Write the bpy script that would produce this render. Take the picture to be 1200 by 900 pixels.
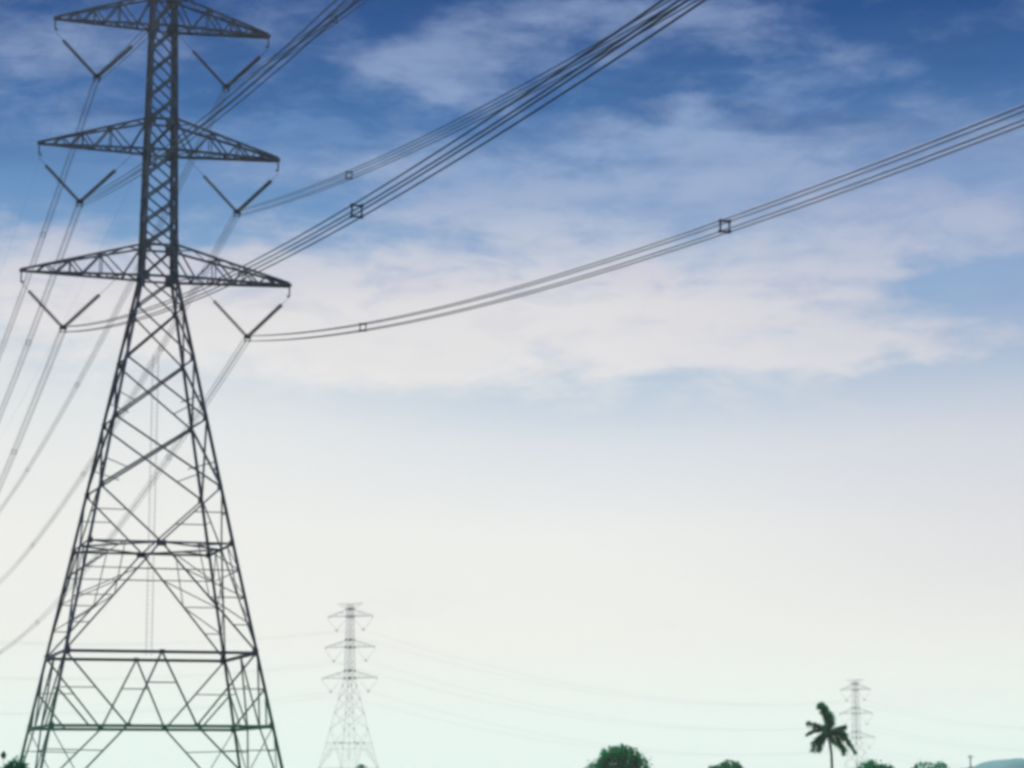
import bpy, bmesh, math, random
from mathutils import Vector, Matrix, noise as noise3

for o in list(bpy.data.objects):
    bpy.data.objects.remove(o)
S = bpy.context.scene
C = S.collection
R = math.radians
EYE = 1.7                      # camera height; heights below are above the eye unless said otherwise

# ------------------------------------------------------------------ camera, exposure
cam = bpy.data.cameras.new('camera')
co = bpy.data.objects.new('camera', cam)
C.objects.link(co)
co.location = (0, 0, EYE)
co.rotation_euler = (R(99.0), 0, 0)
cam.sensor_width = 36
cam.lens = 86.16
cam.clip_start = 0.1
cam.clip_end = 20000
S.camera = co
S.view_settings.view_transform = 'Standard'
S.view_settings.look = 'None'
S.view_settings.exposure = 0
S.view_settings.gamma = 1
S.view_settings.use_curve_mapping = False
S.render.engine = 'CYCLES'
S.cycles.filter_width = 3.6    # the photograph is soft
S.cycles.use_denoising = True
S.cycles.volume_bounces = 3
S.cycles.max_bounces = 8

# ------------------------------------------------------------------ sun and sky
SUN_EL, SUN_AZ = 31.0, -3.0    # beyond the pylon, above the frame, veiled by thin cloud
sun = bpy.data.lights.new('sun', 'SUN')
sun.energy = 3.2
sun.angle = R(8)
sun.color = (1.0, 0.98, 0.95)
so = bpy.data.objects.new('sun', sun)
C.objects.link(so)
sd = Vector((math.sin(R(SUN_AZ)) * math.cos(R(SUN_EL)), math.cos(R(SUN_AZ)) * math.cos(R(SUN_EL)), math.sin(R(SUN_EL))))
so.rotation_euler = (-sd).to_track_quat('-Z', 'Y').to_euler()
so.location = sd * 300


def lin(c):
    return tuple((v / 255 / 12.92 if v / 255 <= .04045 else ((v / 255 + .055) / 1.055) ** 2.4) for v in c)


W = bpy.data.worlds.new('World')
S.world = W
W.use_nodes = True
nt = W.node_tree
nt.nodes.clear()
L = nt.links


def nd(t, **k):
    n = nt.nodes.new(t)
    for a, b in k.items():
        setattr(n, a, b)
    return n


def mth(op, a, b=None, c=None, clamp=False):
    n = nd('ShaderNodeMath', operation=op, use_clamp=clamp)
    for i, v in enumerate((a, b, c)):
        if v is None:
            continue
        if isinstance(v, (int, float)):
            n.inputs[i].default_value = v
        else:
            L.new(v, n.inputs[i])
    return n.outputs[0]


def sstep(v, lo, hi, a=0.0, b=1.0):
    n = nd('ShaderNodeMapRange', interpolation_type='SMOOTHSTEP')
    L.new(v, n.inputs[0])
    for i, q in enumerate((lo, hi, a, b)):
        n.inputs[i + 1].default_value = q
    return n.outputs[0]


def mix(f, a, b):
    n = nd('ShaderNodeMix', data_type='RGBA')
    if isinstance(f, (int, float)):
        n.inputs[0].default_value = f
    else:
        L.new(f, n.inputs[0])
    for s, v in ((6, a), (7, b)):
        if isinstance(v, tuple):
            n.inputs[s].default_value = (*v, 1)
        else:
            L.new(v, n.inputs[s])
    return n.outputs[2]


def ramp(v, stops, lo, hi):
    m = nd('ShaderNodeMapRange')
    L.new(v, m.inputs[0])
    m.inputs[1].default_value, m.inputs[2].default_value = lo, hi
    r = nd('ShaderNodeValToRGB')
    cr = r.color_ramp
    while len(cr.elements) < len(stops):
        cr.elements.new(0.5)
    for e, (x, c) in zip(cr.elements, stops):
        e.position = (x - lo) / (hi - lo)
        e.color = (*lin(c), 1)
    L.new(m.outputs[0], r.inputs[0])
    return r.outputs[0]


tc = nd('ShaderNodeTexCoord')
sep = nd('ShaderNodeSeparateXYZ')
L.new(tc.outputs['Generated'], sep.inputs[0])
X, Y, Z = sep.outputs
AZ = mth('MULTIPLY', mth('ARCTAN2', X, Y), 180 / math.pi)       # degrees of compass bearing and of elevation
EL = mth('MULTIPLY', mth('ARCSINE', Z), 180 / math.pi)


def noise(sx, sy, off, detail=5, rough=.55, dist=0.0):
    cb = nd('ShaderNodeCombineXYZ')
    L.new(mth('MULTIPLY_ADD', AZ, sx, off), cb.inputs[0])
    L.new(mth('MULTIPLY', EL, sy), cb.inputs[1])
    cb.inputs[2].default_value = off * 1.7
    n = nd('ShaderNodeTexNoise')
    L.new(cb.outputs[0], n.inputs['Vector'])
    n.inputs['Scale'].default_value = 1
    n.inputs['Detail'].default_value = detail
    n.inputs['Roughness'].default_value = rough
    n.inputs['Distortion'].default_value = dist
    return n.outputs[0]


n_warp = noise(.22, .55, 3.1, 4)
n_warp2 = noise(.30, .70, 8.4, 4)
n_mid = noise(.26, .85, 21.3, 6, .6, .4)
n_fine = noise(.7, 1.7, 5.7, 8, .64, .3)
AZW = mth('MULTIPLY_ADD', mth('SUBTRACT', n_warp, .5), 5.0, AZ)
ELW = mth('MULTIPLY_ADD', mth('SUBTRACT', n_warp2, .5), 2.2, EL)


def az_el(px, py):
    a, b = (px - 600) / 2872, (450 - py) / 2872
    t = R(9)
    v = Vector((a, math.cos(t) - b * math.sin(t), math.sin(t) + b * math.cos(t))).normalized()
    return math.degrees(math.atan2(v.x, v.y)), math.degrees(math.asin(v.z))


def blob(px, py, rx, ry, amp):
    """a soft cloud bank at a bearing and elevation"""
    a0, e0 = az_el(px, py)
    sa, se = rx / 2872 * 57.3, ry / 2872 * 57.3
    a = mth('MULTIPLY', mth('SUBTRACT', AZW, a0), 1 / sa)
    e = mth('MULTIPLY', mth('SUBTRACT', ELW, e0), 1 / se)
    q = mth('ADD', mth('MULTIPLY', a, a), mth('MULTIPLY', e, e))
    return mth('MULTIPLY', mth('EXPONENT', mth('MULTIPLY', q, -1)), amp)


BANKS = [  # bright pale cloud (amp > 0) and clear gaps (amp < 0): bearing, elevation, spread, strength
    (120, 345, 330, 72, 1.0), (470, 355, 280, 72, .9), (760, 345, 260, 85, .8), (980, 330, 150, 60, .45),
    (690, 225, 230, 55, .5), (880, 190, 120, 45, .5), (1060, 235, 150, 55, .6), (1160, 270, 80, 35, .4),
    (500, 68, 110, 32, .7), (575, 98, 70, 20, .5), (800, 150, 50, 35, .45), (470, 205, 160, 40, .35), (480, 245, 80, 18, .4),
    (1060, 408, 120, 18, .75), (930, 425, 120, 22, .4), (90, 60, 130, 50, .32), (110, 145, 160, 34, .36), (300, 60, 60, 60, .25),
    (520, 420, 420, 40, .3), (860, 25, 160, 34, .42), (660, 15, 160, 22, .45), (930, 105, 120, 22, .35), (1020, 60, 140, 20, .2), (700, 60, 60, 14, .3),
    (1160, 335, 110, 28, -.95), (1150, 438, 120, 30, -.7), (560, 283, 110, 12, -.2), (60, 228, 150, 26, -.5), (350, 235, 100, 20, -.3),
    (350, 130, 130, 40, -.2), (1000, 118, 60, 26, -.4), (1170, 75, 110, 50, -.4), (720, 105, 110, 26, -.3), (935, 352, 35, 10, -.3), (430, 112, 90, 18, -.3)]
tot = None
for b in BANKS:
    v = blob(*b)
    tot = v if tot is None else mth('ADD', tot, v)
n_big = noise(.13, .42, 77.2, 3)
tot = mth('ADD', tot, mth('MULTIPLY', mth('SUBTRACT', n_big, .5), .5))
tot = mth('ADD', tot, mth('MULTIPLY', mth('SUBTRACT', n_mid, .5), 1.25))
tot = mth('ADD', tot, mth('MULTIPLY', mth('SUBTRACT', n_fine, .5), 1.15))
tot = mth('ADD', tot, mth('MULTIPLY', sstep(EL, 13, 15), .14))
cloud = sstep(tot, -.02, .98)
clear_col = ramp(EL, [(-2, (230, 249, 238)), (.9, (231, 246, 237)), (1.9, (236, 243, 235)), (3.0, (239, 240, 233)), (5.5, (236, 237, 234)), (7.6, (216, 222, 229)),
                      (9.4, (172, 194, 215)), (11.2, (134, 171, 207)), (13.2, (101, 144, 192)), (15.3, (58, 106, 164)), (17.6, (18, 74, 138)), (22, (6, 64, 126))], -2, 22)
cloud_col = ramp(EL, [(-2, (230, 242, 235)), (5, (235, 236, 234)), (8, (230, 230, 230)), (10.8, (222, 220, 223)), (12.4, (186, 195, 214)), (13.3, (156, 174, 206)),
                      (14.8, (138, 162, 200)), (17, (126, 148, 188)), (22, (92, 126, 176))], -2, 22)
sky = mix(cloud, clear_col, cloud_col)
# shading within the cloud: warm pink tinges, blue-grey bellies and folds
n_tint = noise(.2, .6, 40.2, 4)
sky = mix(mth('MULTIPLY', sstep(n_tint, .5, .72), mth('MULTIPLY', mth('MULTIPLY', cloud, sstep(EL, 15, 11.5)), .28)), sky, lin((218, 202, 212)))
n_fold = noise(.42, 1.25, 91.4, 6, .62, .5)
sky = mix(mth('MULTIPLY', sstep(n_fold, .47, .7), mth('MULTIPLY', mth('MULTIPLY', sstep(EL, 9, 12.5), sstep(EL, 17.5, 15)), .46)), sky, lin((112, 148, 196)))
n_streak = noise(.16, .75, 61.9, 6, .6, .6)
sky = mix(mth('MULTIPLY', sstep(n_streak, .5, .72), mth('MULTIPLY', sstep(EL, 12.5, 16), .5)), sky, lin((30, 78, 138)))
# greyer and less bright towards the right, whitest low on the left
sky = mix(mth('MULTIPLY', sstep(AZ, 1, 13), mth('MULTIPLY', mth('MULTIPLY', sstep(EL, 7.5, 11), sstep(EL, 16, 13.5)), .44)), sky, lin((150, 166, 202)))
sky = mix(mth('MULTIPLY', sstep(AZ, 1, 13), mth('MULTIPLY', mth('MULTIPLY', sstep(EL, 1.5, 6), sstep(EL, 11, 7.5)), .42)), sky, lin((200, 200, 212)))
sky = mix(mth('MULTIPLY', sstep(AZ, 3, -9), mth('MULTIPLY', mth('MULTIPLY', sstep(EL, 2, 5), sstep(EL, 11.5, 8)), .6)), sky, lin((239, 239, 234)))

nish = nd('ShaderNodeTexSky', sky_type='NISHITA', sun_disc=False, sun_elevation=R(SUN_EL), sun_rotation=R(SUN_AZ))
bg1 = nd('ShaderNodeBackground')
bg1.inputs[1].default_value = .1
L.new(nish.outputs[0], bg1.inputs[0])
bg2 = nd('ShaderNodeBackground')
bg2.inputs[1].default_value = 1.0
L.new(sky, bg2.inputs[0])
ms = nd('ShaderNodeMixShader')
L.new(sstep(EL, 19, 40), ms.inputs[0])
L.new(bg2.outputs[0], ms.inputs[1])
L.new(bg1.outputs[0], ms.inputs[2])
wo = nd('ShaderNodeOutputWorld')
L.new(ms.outputs[0], wo.inputs[0])


# ------------------------------------------------------------------ materials
def mat(name, c1, c2, scale=3.0, rough=.6, metal=0.0, spec=.3, detail=5):
    m = bpy.data.materials.new(name)
    m.use_nodes = True
    t = m.node_tree
    b = t.nodes['Principled BSDF']
    b.inputs['Roughness'].default_value = rough
    b.inputs['Metallic'].default_value = metal
    b.inputs['Specular IOR Level'].default_value = spec
    tc = t.nodes.new('ShaderNodeTexCoord')
    n = t.nodes.new('ShaderNodeTexNoise')
    n.inputs['Scale'].default_value = scale
    n.inputs['Detail'].default_value = detail
    t.links.new(tc.outputs['Object'], n.inputs['Vector'])
    r = t.nodes.new('ShaderNodeValToRGB')
    r.color_ramp.elements[0].position = .35
    r.color_ramp.elements[1].position = .65
    r.color_ramp.elements[0].color = (*c1, 1)
    r.color_ramp.elements[1].color = (*c2, 1)
    t.links.new(n.outputs[0], r.inputs[0])
    t.links.new(r.outputs[0], b.inputs['Base Color'])
    return m


def leafmat(name, c1, c2):
    m = mat(name, c1, c2, .9, .6, 0, .2)
    t = m.node_tree
    b = t.nodes['Principled BSDF']
    o = t.nodes['Material Output']
    tr = t.nodes.new('ShaderNodeBsdfTranslucent')
    t.links.new(b.inputs['Base Color'].links[0].from_socket, tr.inputs[0])
    mx = t.nodes.new('ShaderNodeMixShader')
    mx.inputs[0].default_value = .6
    t.links.new(b.outputs[0], mx.inputs[1])
    t.links.new(tr.outputs[0], mx.inputs[2])
    t.links.new(mx.outputs[0], o.inputs[0])
    return m


def steelmat():
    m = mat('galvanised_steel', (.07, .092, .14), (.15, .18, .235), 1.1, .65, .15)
    t = m.node_tree
    b = t.nodes['Principled BSDF']
    src = b.inputs['Base Color'].links[0].from_socket
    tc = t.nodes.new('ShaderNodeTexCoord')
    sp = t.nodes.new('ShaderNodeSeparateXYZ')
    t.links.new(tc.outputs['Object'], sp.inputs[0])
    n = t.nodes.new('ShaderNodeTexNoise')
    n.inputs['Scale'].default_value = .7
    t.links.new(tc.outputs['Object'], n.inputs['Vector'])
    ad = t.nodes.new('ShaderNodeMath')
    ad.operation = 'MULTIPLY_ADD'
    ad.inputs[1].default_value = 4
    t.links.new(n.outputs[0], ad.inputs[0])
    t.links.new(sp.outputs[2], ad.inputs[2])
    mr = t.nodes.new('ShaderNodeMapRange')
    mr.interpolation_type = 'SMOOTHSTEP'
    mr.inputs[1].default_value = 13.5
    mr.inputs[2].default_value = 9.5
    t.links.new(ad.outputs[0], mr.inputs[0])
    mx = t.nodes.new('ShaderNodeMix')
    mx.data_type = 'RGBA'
    mx.inputs[7].default_value = (.12, .36, .22, 1)         # green colour cast of the view, put into the steel of the lowest section
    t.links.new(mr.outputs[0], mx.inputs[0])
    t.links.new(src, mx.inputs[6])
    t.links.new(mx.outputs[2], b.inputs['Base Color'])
    return m


M = dict(
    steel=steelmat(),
    plate=mat('dull_steel_plate', (.015, .022, .04), (.03, .04, .062), 3, .7, .1),
    rail=mat('bright_galvanised_rail', (.3, .32, .34), (.42, .43, .45), 3, .5, .2),
    pale=mat('hazed_galvanised_steel', (.36, .38, .4), (.48, .5, .51), 2, .6, .1),  # distance haze put into the colour of the far pylons and wires
    glass=mat('grey_insulator_glaze', (.035, .036, .042), (.06, .06, .065), 5, .65, 0, .15),
    wire=mat('weathered_aluminium_wire', (.045, .07, .13), (.08, .11, .18), .8, .6, .2),
    concrete=mat('footing_concrete', (.28, .27, .25), (.38, .37, .34), 4, .9),
    grass=mat('meadow_grass', (.035, .075, .025), (.085, .12, .04), .06, .95, 0, .1, 10),
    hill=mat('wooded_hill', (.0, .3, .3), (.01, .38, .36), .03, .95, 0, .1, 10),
    bark=mat('grey_brown_bark', (.12, .1, .085), (.2, .17, .15), 4, .9),
    palmbark=mat('pale_palm_bark', (.42, .36, .38), (.55, .48, .5), 5, .9),
    timber=mat('weathered_timber_pole', (.16, .13, .11), (.26, .22, .2), 4, .9),
    leaf=leafmat('broadleaf_foliage', (.008, .29, .095), (.025, .44, .16)),
    leaf2=leafmat('pale_green_foliage', (.015, .32, .18), (.04, .44, .26)),
    frond=leafmat('palm_frond', (.006, .2, .065), (.015, .3, .11)),
)


# ------------------------------------------------------------------ helpers
def link(name, bm, m, parent=None, smooth=False):
    me = bpy.data.meshes.new(name)
    bm.normal_update()
    bm.to_mesh(me)
    bm.free()
    me.materials.append(m)
    if smooth:
        for p in me.polygons:
            p.use_smooth = True
    o = bpy.data.objects.new(name, me)
    C.objects.link(o)
    if parent:
        o.parent = parent
    return o


def tag(o, label, cat, group=None, kind=None):
    if label:
        o['label'] = label
    if cat:
        o['category'] = cat
    if group:
        o['group'] = group
    if kind:
        o['kind'] = kind
    return o


def thing(name, label, cat, loc=(0, 0, 0), rz=0.0, group=None):
    o = bpy.data.objects.new(name, None)
    o.empty_display_size = .5
    C.objects.link(o)
    o.location = loc
    o.rotation_euler = (0, 0, rz)
    return tag(o, label, cat, group)


def copy_tree(o, parent=None):
    c = o.copy()
    C.objects.link(c)
    if parent:
        c.parent = parent
    for ch in list(o.children):
        copy_tree(ch, c)
    return c


def frame(d, ref):
    d = d.normalized()
    u = ref - d * ref.dot(d)
    if u.length < 1e-4:
        ref = Vector((1, 0, 0)) if abs(d.x) < .9 else Vector((0, 1, 0))
        u = ref - d * ref.dot(d)
    u.normalize()
    return u, d.cross(u)


def steel_angle(bm, p, q, w, ref=Vector((0, 0, 1)), t=None):
    """a steel angle section (L profile) from p to q with flanges w wide"""
    p, q = Vector(p), Vector(q)
    t = t or w * .16
    u, v = frame(q - p, Vector(ref))
    h = w * .3
    prof = [(-h, -h), (w - h, -h), (w - h, t - h), (t - h, t - h), (t - h, w - h), (-h, w - h)]
    a = [bm.verts.new(p + u * x + v * y) for x, y in prof]
    b = [bm.verts.new(q + u * x + v * y) for x, y in prof]
    n = len(prof)
    for i in range(n):
        bm.faces.new((a[i], a[(i + 1) % n], b[(i + 1) % n], b[i]))
    bm.faces.new(a[::-1])
    bm.faces.new(b)


def box(bm, c, size, rot=None):
    mtx = Matrix.Translation(Vector(c)) @ (rot or Matrix()) @ Matrix.Diagonal((*size, 1))
    bmesh.ops.create_cube(bm, size=1, matrix=mtx)


def tube(bm, pts, rad, n=6, cap=True):
    pts = [Vector(p) for p in pts]
    rings = []
    for i, p in enumerate(pts):
        d = pts[min(i + 1, len(pts) - 1)] - pts[max(i - 1, 0)]
        u, v = frame(d, Vector((0, 0, 1)))
        r = rad[i] if isinstance(rad, (list, tuple)) else rad
        rings.append([bm.verts.new(p + (u * math.cos(k * 2 * math.pi / n) + v * math.sin(k * 2 * math.pi / n)) * r) for k in range(n)])
    for a, b in zip(rings, rings[1:]):
        for k in range(n):
            bm.faces.new((a[k], a[(k + 1) % n], b[(k + 1) % n], b[k]))
    if cap:
        bm.faces.new(rings[0][::-1])
        bm.faces.new(rings[-1])


# ------------------------------------------------------------------ terrain
KN = [(0, -1.7), (60, -1.85), (170, -4.1), (740, -10.9), (957, -23.6), (1300, -27), (1e5, -27)]


def gz(x, y):
    """ground height above the eye: the camera stands on a low rise"""
    d = math.hypot(x, y)
    for (a, za), (b, zb) in zip(KN, KN[1:]):
        if d <= b:
            t = (d - a) / (b - a)
            return za + (zb - za) * t
    return -27


bm = bmesh.new()
rs = [0.0, 8, 20, 40, 60, 85, 110, 140, 170, 220, 300, 400, 520, 640, 740, 840, 957, 1100, 1300, 1700, 2300, 3000]
NA = 96
prev = None
rng = random.Random(5)
for r in rs:
    if r == 0:
        prev = [bm.verts.new((0, 0, 0))]
        continue
    ring = []
    for k in range(NA):
        a = 2 * math.pi * k / NA
        x, y = r * math.sin(a), r * math.cos(a)
        ring.append(bm.verts.new((x, y, gz(x, y) + EYE + (rng.uniform(-.12, .12) if r > 10 and r not in (170, 740, 957) else 0))))
    for k in range(NA):
        if len(prev) == 1:
            bm.faces.new((prev[0], ring[k], ring[(k + 1) % NA]))
        else:
            bm.faces.new((prev[k], ring[k], ring[(k + 1) % NA], prev[(k + 1) % NA]))
    prev = ring
bmesh.ops.recalc_face_normals(bm, faces=bm.faces)
for f in bm.faces:
    if f.normal.z < 0:
        f.normal_flip()
tag(link('ground', bm, M['grass'], smooth=True), 'green meadow falling gently away below the pylons', None, kind='structure')

# far wooded hill whose shoulder shows at the lower right
bm = bmesh.new()
NX, NY = 150, 24
rng = random.Random(9)
hx, hy = 520.0, 1900.0
vs = []
rng = random.Random(9)


def bump(v):
    v = max(0.0, min(1.0, v))
    return v * v * (3 - 2 * v)


for j in range(NY + 1):
    row = []
    for i in range(NX + 1):
        u, v = i / NX * 2 - 1, j / NY * 2 - 1
        X_ = hx + 320 * u
        deep = bump((1 - abs(v)) * 1.6)
        z = -29 + 31.5 * bump((X_ - 230) / 130) * bump((840 - X_) / 260) * deep
        z += 8.2 * bump((X_ - 352) / 36) * bump((640 - X_) / 120) * deep * (.92 + .08 * math.sin(X_ * .09))
        z += rng.uniform(-.8, .8) if z > -20 else 0
        row.append(bm.verts.new((X_, hy + 150 * v, z + EYE)))
    vs.append(row)
for j in range(NY):
    for i in range(NX):
        bm.faces.new((vs[j][i], vs[j][i + 1], vs[j + 1][i + 1], vs[j + 1][i]))
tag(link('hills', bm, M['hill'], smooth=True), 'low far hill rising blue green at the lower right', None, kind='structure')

# air
bm = bmesh.new()
box(bm, (0, 0, 0), (6200, 6200, 1))
hz = bpy.data.materials.new('pale_air')
hz.use_nodes = True
ht = hz.node_tree
ht.nodes.clear()
pv = ht.nodes.new('ShaderNodeVolumePrincipled')
pv.inputs['Color'].default_value = (.95, 1.0, .99, 1)
pv.inputs['Density'].default_value = .00012
pv.inputs['Anisotropy'].default_value = .4
ho = ht.nodes.new('ShaderNodeOutputMaterial')
ht.links.new(pv.outputs[0], ho.inputs['Volume'])
haze = link('haze', bm, hz)
haze.scale = (1, 1, 96)
haze.location = (0, 0, 19)
tag(haze, 'pale morning haze thickening into the distance', None, kind='stuff')

# ------------------------------------------------------------------ lattice pylon
#            height above eye at the first pylon, half width of the square body
H_FOOT, H_LOW, H_BELT, H_MID, H_WAIST, H_TOP = -4.1, 3.05, 7.96, 15.41, 34.47, 56.7
PROF = [(H_FOOT, 8.8), (H_LOW, 7.37), (H_BELT, 6.39), (H_MID, 4.9), (H_WAIST, 1.2), (H_TOP, .78)]
ARMS = [(34.47, 9.46, 2.25), (43.65, 8.5, 2.25), (52.82, 7.64, 2.25)]
BODY = [H_MID, 19.3, 24.2, 28.5, 32.2, H_WAIST]
MAST = [34.47, 36.72, 38.45, 40.18, 41.92, 43.65, 45.9, 47.63, 49.36, 51.1, 52.82, 55.07, H_TOP]


def wid(h):
    for (a, wa), (b, wb) in zip(PROF, PROF[1:]):
        if h <= b + 1e-6:
            return wa + (wb - wa) * (h - a) / (b - a)
    return PROF[-1][1]


def P(sx, sy, h):
    w = wid(h)
    return Vector((sx * w, sy * w, h - H_FOOT))


def lerp(a, b, t):
    return a + (b - a) * t


def build_pylon(label, thin=1.0, steel=None):
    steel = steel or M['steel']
    root = thing('lattice_pylon', label, 'pylon', group='lattice pylons of the power line')
    corners = [(-1, -1), (1, -1), (1, 1), (-1, 1)]

    def angle(bm, p, q, w, ref=Vector((0, 0, 1))):
        steel_angle(bm, p, q, w * thin, ref)

    # legs with gusset plates at the joints
    for sx, sy in corners:
        bm = bmesh.new()
        hs = [H_FOOT + .35, H_LOW, H_BELT, H_MID, 24.2, H_WAIST, 43.65, H_TOP]
        for a, b in zip(hs, hs[1:]):
            w = .185 if b <= H_MID else (.2 if b <= H_WAIST else .23)
            angle(bm, P(sx, sy, a), P(sx, sy, b), w, Vector((-sx, 0, 0)))
        for h, s in [(H_LOW, .36), (H_BELT, .42), (H_MID, .36), (19.3, .36), (24.2, .36), (28.5, .36), (32.2, .38)] + [(q, .62) for a in ARMS for q in (a[0], a[0] + a[2])]:
            p = P(sx, sy, h)
            box(bm, p + Vector((-sx * s * .3, -sy * .012, 0)), (s, .03, s * 1.15))
            box(bm, p + Vector((-sx * .012, -sy * s * .3, 0)), (.03, s, s * 1.15))
        link('leg', bm, steel, root)
        bm = bmesh.new()
        f = P(sx, sy, H_FOOT)
        bmesh.ops.create_cone(bm, cap_ends=True, segments=16, radius1=.75, radius2=.55, depth=1.3, matrix=Matrix.Translation(f + Vector((0, 0, -.2))))
        link('concrete_footing', bm, M['concrete'], root)
    # four faces of lacing
    for k in range(4):
        ca, cb = corners[k], corners[(k + 1) % 4]
        nrm = Vector((ca[0] + cb[0], ca[1] + cb[1], 0)).normalized()
        A = lambda h: P(*ca, h)
        B = lambda h: P(*cb, h)
        Mid = lambda h, t=.5: lerp(A(h), B(h), t)
        bm = bmesh.new()
        d, r = .115, .068
        # feet to lower belt
        for E, t in ((A, .345), (B, .655)):
            foot = E(H_FOOT + .5)
            n = Mid(H_LOW, t)
            angle(bm, n, foot, d, nrm)
            m = lerp(foot, n, .5)
            hm = m.z + H_FOOT
            angle(bm, m, E(hm), r, nrm)
            angle(bm, m, E(H_LOW), r, nrm)
            angle(bm, lerp(foot, n, .75), E(hm + 1.75), r, nrm)
        # lower belt to belt: W
        for E, t in ((A, .345), (B, .655)):
            n = Mid(H_LOW, t)
            angle(bm, E(H_BELT), n, d, nrm)
            angle(bm, Mid(H_BELT), n, .12, nrm)
            m = lerp(E(H_BELT), n, .5)
            hm = m.z + H_FOOT
            angle(bm, m, E(hm), r, nrm)
            angle(bm, E(hm), Mid(H_LOW, t * .5 if t < .5 else 1 - (1 - t) * .5), .11, nrm)
        a_, b_ = lerp(Mid(H_BELT), Mid(H_LOW, .345), .42), lerp(Mid(H_BELT), Mid(H_LOW, .655), .42)
        angle(bm, a_, b_, .08, nrm)
        # belt to middle belt: large inverted V with secondary members
        ap = Mid(H_MID)
        for E, tq in ((A, .25), (B, .75)):
            c = E(H_BELT)
            angle(bm, ap, c, d, nrm)
            for s in (.25, .5, .75):
                m = lerp(ap, c, s)
                angle(bm, m, E(m.z + H_FOOT), r, nrm)
            m = lerp(ap, c, .5)
            q = Mid(H_MID, tq)
            angle(bm, m, q, r, nrm)
            angle(bm, q, E(lerp(ap, c, .25).z + H_FOOT), r, nrm)
            angle(bm, lerp(ap, c, .25), E(m.z + H_FOOT), r, nrm)
            angle(bm, m, E(lerp(ap, c, .75).z + H_FOOT), r, nrm)
        angle(bm, lerp(ap, A(H_BELT), .25), lerp(ap, B(H_BELT), .25), .08, nrm)
        # V down to the middle belt
        for E in (A, B):
            angle(bm, E(19.3), ap, d * .95, nrm)
            m = lerp(E(19.3), ap, .45)
            angle(bm, m, E(m.z + H_FOOT), r, nrm)
        # crossed panels up to the waist
        for i in range(1, len(BODY) - 1):
            lo, hi = BODY[i], BODY[i + 1]
            w = .145 - .008 * i
            angle(bm, A(lo), B(hi), w, nrm)
            angle(bm, B(lo) - nrm * .04, A(hi) - nrm * .04, w, nrm)
            if i <= 2:
                x = lerp(A(lo), B(hi), .5)
                for E, q in ((A, .25), (B, .25)):
                    m = lerp(E(lo), x, .5)
                    angle(bm, m, E(m.z + H_FOOT + .6), .07, nrm)
        # mast
        for lo, hi in zip(MAST, MAST[1:]):
            angle(bm, A(lo), B(hi), .13, nrm)
            angle(bm, B(lo) - nrm * .035, A(hi) - nrm * .035, .13, nrm)
        for h in [q for a in ARMS for q in (a[0], a[0] + a[2])]:
            angle(bm, A(h), B(h), .16, nrm)
        # nodal plates
        tng = (B(H_MID) - A(H_MID)).normalized()
        rot = Matrix.Rotation(math.atan2(tng.y, tng.x), 4, 'Z')
        box(bm, ap + Vector((0, 0, -.1)), (.7, .035, .4), rot)
        for t in (.345, .655):
            box(bm, Mid(H_LOW, t), (.4, .035, .28), rot)
        box(bm, Mid(H_BELT), (.36, .035, .26), rot)
        link('face_bracing', bm, steel, root)
    # horizontal belts
    for h, w in ((H_LOW, .2), (H_BELT, .21), (H_MID, .14)):
        bm = bmesh.new()
        for k in range(4):
            ca, cb = corners[k], corners[(k + 1) % 4]
            angle(bm, P(*ca, h), P(*cb, h), w, Vector((0, 0, -1)))
        if h == H_MID:
            ms = [lerp(P(*corners[k], h), P(*corners[(k + 1) % 4], h), .5) for k in range(4)]
            for k in range(4):
                angle(bm, ms[k], ms[(k + 1) % 4], .12, Vector((0, 0, -1)))
                c = P(*corners[k], h)
                angle(bm, c, lerp(ms[k - 1], ms[k], .5), .09, Vector((0, 0, -1)))
        link('horizontal_belt', bm, steel, root)
    # crossarms
    for ha, a, dp in ARMS:
        for s in (-1, 1):
            bm = bmesh.new()
            tip = Vector((s * a, 0, ha - H_FOOT))
            bots, tops = {}, {}
            for sy in (-1, 1):
                t_ = tip + Vector((0, sy * .1, 0))
                b0, t0 = P(s, sy, ha), P(s, sy, ha + dp)
                angle(bm, b0, t_, .17, Vector((0, -sy, 0)))
                angle(bm, t0, t_ + Vector((0, 0, .16)), .15, Vector((0, -sy, 0)))
                bb = lambda q, b0=b0, t_=t_: lerp(b0, t_, q)
                tt = lambda q, t0=t0, t_=t_: lerp(t0, t_ + Vector((0, 0, .16)), q)
                seq = [tt(0), bb(.16), tt(.34), bb(.5), tt(.6), bb(.72), tt(.8), bb(.88)]
                for p, q in zip(seq, seq[1:]):
                    angle(bm, p, q, .1, Vector((0, sy, 0)))
                angle(bm, tt(.34), bb(.34), .07, Vector((0, sy, 0)))
                angle(bm, tt(.6), bb(.6), .07, Vector((0, sy, 0)))
                bots[sy], tops[sy] = bb, tt
            for i in range(6):
                p, q = i / 7, (i + 1) / 7
                angle(bm, bots[-1 if i % 2 else 1](p), bots[1 if i % 2 else -1](q), .09)
                angle(bm, bots[-1](q), bots[1](q), .08)
                if i < 4:
                    angle(bm, tops[-1 if i % 2 else 1](p), tops[1 if i % 2 else -1](q), .08)
            box(bm, tip + Vector((-s * .1, 0, .05)), (.5, .3, .22))
            arm = link('crossarm', bm, steel, root)
            bm = bmesh.new()
            box(bm, tip + Vector((s * .02, 0, -.4)), (.1, .06, .72))
            box(bm, tip + Vector((-s * .06, 0, -.76)), (.2, .09, .12))
            link('hanger_bracket', bm, steel, arm)
    bm = bmesh.new()
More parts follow.
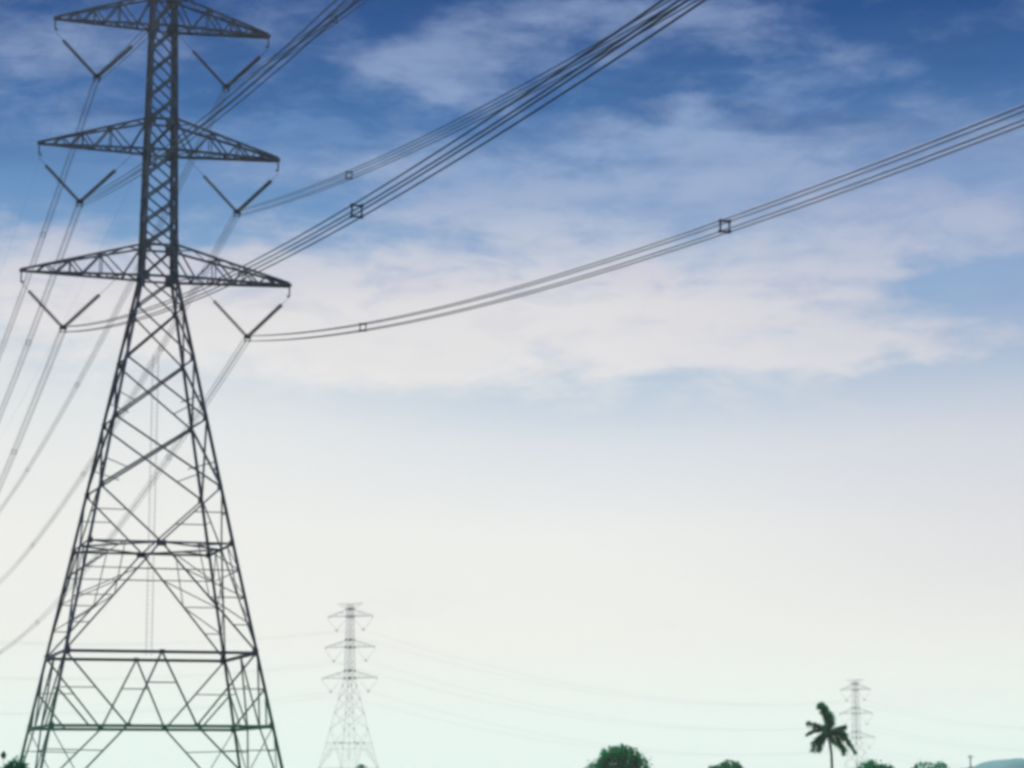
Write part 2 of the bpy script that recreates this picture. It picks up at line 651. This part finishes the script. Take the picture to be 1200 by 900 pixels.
    for s in (-1, 1):
        for sy in (-1, 1):
            angle(bm, P(s, sy, 55.07), Vector((s * 4.4, 0, H_TOP - H_FOOT)), .13)
            angle(bm, P(s, sy, H_TOP), Vector((s * 4.4, 0, H_TOP - H_FOOT + .08)), .13)
            angle(bm, lerp(P(s, sy, 55.07), Vector((s * 4.4, 0, H_TOP - H_FOOT)), .4), lerp(P(s, sy, H_TOP), Vector((s * 4.4, 0, H_TOP - H_FOOT)), .4), .08)
        angle(bm, P(s, -1, H_TOP), P(s, 1, H_TOP), .12)
    link('earth_wire_arm', bm, steel, root)
    # climbing ladder up the middle of the body
    bm = bmesh.new()
    for x in (-.2, .2):
        tube(bm, [(x, 0, H_BELT - H_FOOT), (x, 0, 29.0 - H_FOOT)], .018, 6)
    z = H_BELT + .3
    while z < 29:
        box(bm, (0, 0, z - H_FOOT), (.4, .014, .014))
        z += .32
    link('climbing_ladder', bm, M['rail'], root)
    return root


VX, VH = (6.49, 5.59, 4.63), (30.6, 39.65, 48.82)
LEVEL = ('lowest', 'middle', 'top')


def build_vstring(label, fat=1.0, glaze=None):
    glaze = glaze or M['glass']
    """two insulator strings in a V, local origin where they meet; arm ends 1.35 m above the string tops"""
    root = thing('insulator_pair', label, 'insulator', group='insulator pairs hung in a V under the crossarms')
    for s in (-1, 1):
        bm = bmesh.new()
        a, b = Vector((s * .12, 0, .12)), Vector((s * 2.46, 0, 2.5))
        tube(bm, [a, b], .045, 8)
        n = 25
        rot = (b - a).to_track_quat('Z', 'Y').to_matrix().to_4x4()
        for i in range(n):
            c = lerp(a, b, (i + .5) / n)
            bmesh.ops.create_cone(bm, cap_ends=True, segments=12, radius1=.18 * fat, radius2=.06 * fat, depth=.085, matrix=Matrix.Translation(c) @ rot)
        link('insulator_string', bm, glaze, root)
        bm = bmesh.new()
        end = Vector((2.96, 0, 3.05)) if s > 0 else Vector((-3.75, 0, 3.85))
        tube(bm, [b, end], .015, 6)
        link('suspension_link', bm, M['plate'], root)
    bm = bmesh.new()
    v = [bm.verts.new(p) for p in ((-.3, -.02, -.12), (.3, -.02, -.12), (.16, -.02, .2), (-.16, -.02, .2))]
    f = bm.faces.new(v)
    e = bmesh.ops.extrude_face_region(bm, geom=[f])
    bmesh.ops.translate(bm, verts=[q for q in e['geom'] if isinstance(q, bmesh.types.BMVert)], vec=(0, .04, 0))
    bmesh.ops.recalc_face_normals(bm, faces=bm.faces)
    for x in (-.165, .165):
        for z in (.08, -.28):
            box(bm, (x, 0, z), (.1, .34, .1))
        box(bm, (x, 0, -.1), (.04, .05, .4))
    link('yoke_plate', bm, M['plate'], root)
    return root


BC = -.1       # bundle centre below the meeting point of the V


def spot(px, zd):
    return (px - 600) / 2872 * zd


class Tower:
    """pose of a pylon: foot position in plan, foot height above the eye, bearing of its crossarms"""
    def __init__(s, x, y, zf, ang):
        s.x, s.y, s.zf, s.ang = x, y, zf, R(ang)

    def w(s, lx, ly, h):
        c, n = math.cos(s.ang), math.sin(s.ang)
        return Vector((s.x + lx * c - ly * n, s.y + lx * n + ly * c, s.zf + (h - H_FOOT) + EYE))


main = Tower(-25.07, 170, H_FOOT, 16.35)
c16, s16 = math.cos(main.ang), math.sin(main.ang)
nbx, nby = main.x - 389 * s16, main.y + 389 * c16
neigh = Tower(nbx, nby, gz(nbx, nby), 16.35)
p1 = Tower(spot(411, 736), 736, 27.7 - 34.47 + H_FOOT, -27)
p2 = Tower(spot(999.5, 957), 957, 13.2 - 34.47 + H_FOOT, -50)

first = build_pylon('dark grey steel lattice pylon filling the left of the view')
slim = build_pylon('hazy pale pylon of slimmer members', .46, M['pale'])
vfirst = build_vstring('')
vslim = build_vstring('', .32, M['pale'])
slim_used = []


def place_pylon(tw, label, obj=None, src=None):
    o = obj or copy_tree(src or first)
    o.location = (tw.x, tw.y, tw.zf + EYE)
    o.rotation_euler = (0, 0, tw.ang)
    o['label'] = label


def place_v(tw, lev, s, label):
    src = vslim if tw in (p1, p2) else vfirst
    o = copy_tree(src) if src in slim_used else src
    slim_used.append(src)
    o.location = tw.w(s * VX[lev], 0, VH[lev])
    o.rotation_euler = (0, 0, tw.ang + (0 if s > 0 else math.pi))
    o['label'] = label


place_pylon(main, 'dark grey steel lattice pylon filling the left of the view', first)
place_pylon(p1, 'hazy pale grey pylon standing small between the big pylon and the round tree', slim)
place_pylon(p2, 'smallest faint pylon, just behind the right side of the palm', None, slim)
place_pylon(neigh, 'pylon to which the wires fall away beyond the left edge of the view')
SIDE = {-1: 'left', 1: 'right'}
for lev in range(3):
    for s in (-1, 1):
        place_v(main, lev, s, "dark V of insulators under the big pylon's %s arm, %s side of its mast" % (LEVEL[lev], SIDE[s]))
        place_v(p1, lev, s, 'tiny pale V insulators, %s arm of the hazy mid sized pylon, %s side' % (LEVEL[lev], SIDE[s]))
        place_v(p2, lev, s, 'tiny faint V insulators, %s arm of the pylon behind the palm, %s side' % (LEVEL[lev], SIDE[s]))
        place_v(neigh, lev, s, 'V insulators, %s arm of the pylon beyond the left edge, %s side' % (LEVEL[lev], SIDE[s]))


# ------------------------------------------------------------------ conductors
def span(p, q, sag, n):
    return [lerp(p, q, i / n) - Vector((0, 0, 4 * sag * (i / n) * (1 - i / n))) for i in range(n + 1)]


def bundle(label, pts, spacers, rad, group, sp=.165, sv=.185, wm=None):
    """four wires held by spacers, along one line of points"""
    root = thing('conductor_bundle', label, 'power line', pts[0], 0, group)
    o0 = pts[0]
    dirs = []
    for i in range(len(pts)):
        d = (pts[min(i + 1, len(pts) - 1)] - pts[max(i - 1, 0)]).normalized()
        dirs.append(d)
    for ux in (-1, 1):
        for uz in (-1, 1):
            bm = bmesh.new()
            q = []
            for p, d in zip(pts, dirs):
                side = d.cross(Vector((0, 0, 1))).normalized()
                q.append(p - o0 + side * (ux * sp) + Vector((0, 0, uz * sv)))
            tube(bm, q, rad, 6)
            link('conductor', bm, wm or M['wire'], root, smooth=True)
    for p, d, sz in spacers:
        bm = bmesh.new()
        side = d.cross(Vector((0, 0, 1))).normalized()
        up = side.cross(d).normalized()
        cs = [p - o0 + side * (a * sp) + up * (b * sv) for a, b in ((-1, -1), (1, -1), (1, 1), (-1, 1))]
        for k in range(4):
            tube(bm, [lerp(cs[k], cs[(k + 1) % 4], .08), lerp(cs[k], cs[(k + 1) % 4], .92)], .033 * sz, 6)
            tube(bm, [cs[k] - d * .1, cs[k] + d * .1], .058 * sz, 8)
        link('spacer', bm, M['plate'], root)
    return root


GRP = 'bundled conductors of the big power line'
SPAN = 389.0
FAR_A = (.118, .109, .103)
for lev in range(3):
    for s in (-1, 1):
        at = main.w(s * VX[lev], 0, VH[lev] + BC)
        dn = Vector((s16, -c16, 0))                        # towards the camera
        na = {(0, 1): .1695, (0, -1): .1728, (1, 1): .1775, (1, -1): .1775}.get((lev, s), .178)
        near = lambda t: at + dn * t + Vector((0, 0, -na * t + .000445 * t * t))
        a = FAR_A[lev]
        dz = neigh.zf - main.zf
        bq = (a * SPAN + dz) / SPAN ** 2
        far = lambda t: at - dn * t + Vector((0, 0, -a * t + bq * t * t))
        pts = [far(SPAN * (1 - i / 70)) for i in range(70)] + [near(SPAN * i / 90) for i in range(91)]
        spc = []
        for t in (37, 93, 149, 205, 261, 317):
            for fn, sz in ((near, 1), (far, .6)):
                spc.append((fn(t), (fn(t + .5) - fn(t - .5)).normalized(), sz))
        bundle("grey wire bundle under the big pylon's %s arm, %s side of its mast" % (LEVEL[lev], SIDE[s]), pts, spc, [.021] * 70 + [.021 + .008 * min(1, i / 8) for i in range(91)], GRP)
GRP = 'bundled conductors of the distant power line'
dl = Vector((p2.x - p1.x, p2.y - p1.y, 0))
for lev in range(3):
    for s in (-1, 1):
        a = p1.w(s * VX[lev], 0, VH[lev] + BC)
        b = p2.w(s * VX[lev], 0, VH[lev] + BC)
        pts = span(a - dl, a, 9.0, 24)[:-1] + span(a, b, 9.0, 24)[:-1] + span(b, b + dl, 9.0, 24)
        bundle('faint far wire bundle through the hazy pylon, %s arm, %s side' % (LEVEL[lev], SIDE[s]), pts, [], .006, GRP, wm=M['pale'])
for s in (-1, 1):
    bm = bmesh.new()
    at = main.w(s * 4.4, 0, H_TOP)
    dn = Vector((s16, -c16, 0))
    dz = neigh.zf - main.zf
    pts = [at - dn * t + Vector((0, 0, -.075 * t + (.075 * SPAN + dz) / SPAN ** 2 * t * t)) for t in [SPAN * (1 - i / 40) for i in range(40)]]
    pts += [at + dn * t + Vector((0, 0, -.12 * t + .12 / SPAN * t * t)) for t in [SPAN * i / 50 for i in range(51)]]
    tube(bm, [p - at for p in pts], .007, 5)
    o = link('earth_wire', bm, M['wire'], smooth=True)
    o.location = at
    tag(o, 'thin earth wire from the peak of the big pylon, %s side' % SIDE[s], 'wire', 'earth wires of the big power line')


# ------------------------------------------------------------------ vegetation
def leaf_cloud(bm, blobs, n, size, rng):
    """leaf sized faces spread through overlapping lumps; returns nothing"""
    vol = [rx * ry * rz for _, (rx, ry, rz) in blobs]
    for _ in range(n):
        c, r = rng.choices(blobs, vol)[0]
        while True:
            v = Vector((rng.uniform(-1, 1), rng.uniform(-1, 1), rng.uniform(-1, 1)))
            if v.length <= 1:
                break
        if v.length < .55 and rng.random() < .6:
            v = v.normalized() * rng.uniform(.6, 1)
        v *= 1 + rng.gauss(0, .1)
        p = Vector(c) + Vector((v.x * r[0], v.y * r[1], v.z * r[2]))
        if noise3.noise(p * (.55 / size ** .5)) < -.22 and rng.random() < .7:
            continue
        s = size * rng.uniform(.6, 1.4)
        nrm = (v + Vector((rng.uniform(-.8, .8), rng.uniform(-.8, .8), rng.uniform(-.4, 1)))).normalized()
        u, w = frame(nrm, Vector((rng.uniform(-1, 1), rng.uniform(-1, 1), rng.uniform(-1, 1))))
        q = [p - u * s, p + w * s * .45 + nrm * s * .12, p + u * s, p - w * s * .45 + nrm * s * .12]
        bm.faces.new([bm.verts.new(x) for x in q])


def tree(name, label, cat, px, zd, blobs, n, size, m, seed, group=None, trunk_r=.18):
    """blobs: (px, py, radius px x, radius px z) of the lumps of the crown, given by bearing and turned to metres at distance zd"""
    rng = random.Random(seed)
    k = zd / 2872
    x, y = spot(px, zd), zd
    g = gz(x, y)
    root = thing(name, label, cat, (x, y, g + EYE), 0, group)
    bl = []
    for bx, by, rx, rz in blobs:
        bl.append((((bx - px) * k, rng.uniform(-.3, .3) * rx * k, (905 - by) * k - g), (rx * k, rx * k * .9, rz * k)))
    bm = bmesh.new()
    leaf_cloud(bm, bl, n, size, rng)
    link('crown', bm, m, root)
    bm = bmesh.new()
    cz = min(b[0][2] for b in bl)
    cz = max(cz, .6)
    tube(bm, [(0, 0, -.15), (.06, .02, cz * .5), (.02, 0, cz)], [trunk_r * 1.3, trunk_r, trunk_r * .75], 9)
    for b in bl:
        c = Vector(b[0])
        st = Vector((.03, 0, cz * .8))
        tube(bm, [st, lerp(st, c, .5) + Vector((0, 0, .1)), c], [trunk_r * .6, trunk_r * .4, trunk_r * .15], 6)
    link('trunk', bm, M['bark'], root, smooth=True)
    return root


GB = 'trees and bushes along the foot of the view'
tree('round_tree', 'round dark green tree crown at the bottom edge, left of the palm', 'tree', 726, 260,
     [(725, 896, 26, 20), (705, 906, 20, 18), (746, 902, 17, 19), (719, 885, 17, 11), (735, 884, 14, 9), (725, 925, 38, 28), (693, 914, 11, 12), (757, 908, 8, 9), (727, 877, 6, 5)], 7600, .26, M['leaf'], 1, GB, .22)
tree('broadleaf_tree', 'small tree top with two uneven lumps between round tree and palm', 'tree', 850, 300,
     [(853, 900, 13, 9), (835, 903, 8, 7), (850, 918, 20, 16), (863, 903, 7, 8)], 4200, .24, M['leaf'], 2, GB, .2)
tree('round_bush', 'dense dark green bush at the foot of the palm', 'bush', 1018, 240,
     [(1015, 903, 16, 13), (1032, 906, 12, 11), (1002, 908, 9, 9), (1018, 925, 26, 20)], 4800, .22, M['leaf'], 3, GB, .18)
tree('ragged_bush', 'ragged light green bush right of the palm, near the far hill', 'bush', 1084, 250,
     [(1075, 902, 10, 10), (1094, 902, 11, 10), (1087, 897, 4, 8), (1104, 906, 8, 7), (1066, 905, 7, 7), (1084, 922, 26, 18)], 3000, .22, M['leaf2'], 4, GB, .16)
tree('low_bush', 'tiny dark bush top under the hazy pale pylon', 'bush', 426, 330,
     [(426, 901, 6, 5), (427, 915, 9, 12)], 700, .22, M['leaf'], 5, GB, .12)
tree('spiky_shrub', 'bright green shrub with a spiky top beside the leftmost pylon leg', 'shrub', 26, 130,
     [(24, 903, 13, 12), (33, 893, 4, 9), (26, 892, 4, 7), (37, 904, 7, 11), (14, 906, 8, 8), (26, 925, 18, 22)], 2300, .13, M['leaf2'], 6, GB, .09)
tree('slender_sapling', 'slender sapling with one small oval tuft, leftmost plant in view', 'sapling', 10.5, 130,
     [(10.8, 885, 2.6, 4.2)], 110, .08, M['leaf'], 7, GB, .02)

# palm
zd = 280
k = zd / 2872
px0 = 969
x, y = spot(px0, zd), zd
g = gz(x, y)
palm = thing('palm_tree', 'coconut palm with drooping dark fronds on a thin pale trunk', 'tree', (x, y, g + EYE), 0, GB)
hub = Vector(((966.5 - px0) * k, 0, (905 - 859) * k - g))
bm = bmesh.new()
pts = [(.15, 0, -.2), (.2, .1, hub.z * .25), (.16, .1, hub.z * .5), (.12, 0, hub.z * .75), (hub.x, 0, hub.z + .1)]
tube(bm, pts, [.3, .2, .175, .16, .17], 10)
for i in range(26):                     # leaf scars
    t = .05 + i * .036
    zz = hub.z * t
    bmesh.ops.create_cone(bm, cap_ends=False, segments=10, radius1=.2, radius2=.18, depth=.05, matrix=Matrix.Translation((.2 - .3 * max(0, t - .4) * .5, .06, zz)))
link('trunk', bm, M['palmbark'], palm, smooth=True)
bm = bmesh.new()
rng = random.Random(3)
for i in range(7):
    a = i * .9
    bmesh.ops.create_icosphere(bm, subdivisions=2, radius=.13, matrix=Matrix.Translation(hub + Vector((.24 * math.cos(a), .24 * math.sin(a), -.18 - .05 * (i % 3)))))
link('coconut_cluster', bm, M['bark'], palm, smooth=True)


def frond(ctrl, wide, seed):
    """ctrl: three points hub, middle, tip of the rib; leaflets hang from both sides"""
    rng = random.Random(seed)
    p0, pm, p1_ = [Vector(c) for c in ctrl]
    c = pm * 2 - (p0 + p1_) * .5
    f = lambda t: p0 * (1 - t) ** 2 + c * 2 * t * (1 - t) + p1_ * t * t
    bm = bmesh.new()
    ts = [i / 12 for i in range(13)]
    tube(bm, [f(t) for t in ts], [.05 * (1 - t) + .012 for t in ts], 5)
    n = 74
    for i in range(n):
        t = .1 + .9 * i / n
        d = (f(min(1, t + .02)) - f(t - .02)).normalized()
        side = d.cross(Vector((0, 0, 1)))
        if side.length < .2:
            side = d.cross(Vector((0, 1, 0)))
        side.normalize()
        ln = 1.45 * wide * (math.sin(math.pi * (.12 + .8 * t)) ** .6) * rng.uniform(.8, 1.15)
        for sg in (-1, 1):
            b = f(t)
            a = rng.uniform(-1.25, .75)
            upn = side.cross(d)
            upn = upn if upn.z > 0 else -upn
            tip = b + (side * sg * math.cos(a) + upn * math.sin(a) + d * .75).normalized() * ln + Vector((0, 0, -ln * rng.uniform(.05, .4)))
            mid = lerp(b, tip, .5) + Vector((0, 0, ln * .1))
            w = d * .075
            vs = [bm.verts.new(q) for q in (b - w, b + w, mid + w * 1.1, tip, mid - w * 1.1)]
            bm.faces.new(vs)
    link('frond', bm, M['frond'], palm)


def pp(qx, qy, depth=0.0):
    return Vector(((qx - 1.5 - px0) * k, depth, (905 - qy) * k - g))


FR = [((970, 842, .2), (962, 825, .5), .8), ((967, 838, -.3), (958, 827, -.7), .72), ((984, 860, .6), (997, 874, 1.1), .42), ((957, 851, .4), (945, 848, .8), .5), ((955, 856, -.6), (941, 863, -1.2), .36),
      ((957, 866, .3), (950, 881, .6), .62), ((960, 868, -.5), (955, 882, -1.0), .5), ((979, 855, .5), (990, 852, 1.0), .48), ((980, 858, -.9), (987, 864, -1.8), .42),
      ((985, 863, .2), (1001, 884, .4), .5), ((980, 866, -.4), (985, 886, -.9), .5), ((976, 868, .9), (992, 880, 1.6), .45), ((962, 862, -.8), (946, 872, -1.5), .42), ((969, 852, 1.6), (967, 862, 3.2), .5), ((966, 854, -1.6), (963, 866, -3.2), .5)]
for i, (m_, t_, w_) in enumerate(FR):
    frond((hub, pp(*m_), pp(*t_)), w_, 20 + i)

# thin far utility pole at the lower right
zd = 330
x, y = spot(1131, zd), zd
g = gz(x, y)
up = thing('utility_pole', 'thin faint utility pole between the ragged bush and the far hill', 'pole', (x, y, g + EYE))
top = (905 - 885) * zd / 2872 - g
bm = bmesh.new()
tube(bm, [(0, 0, -.2), (0, 0, top)], [.13, .08], 10)
link('pole', bm, M['timber'], up)
bm = bmesh.new()
box(bm, (0, -.12, top - .35), (.7, .07, .08))
for q in (-.3, .3):
    bmesh.ops.create_cone(bm, cap_ends=True, segments=8, radius1=.05, radius2=.03, depth=.16, matrix=Matrix.Translation((q, -.12, top - .21)))
link('crossarm', bm, M['timber'], up)
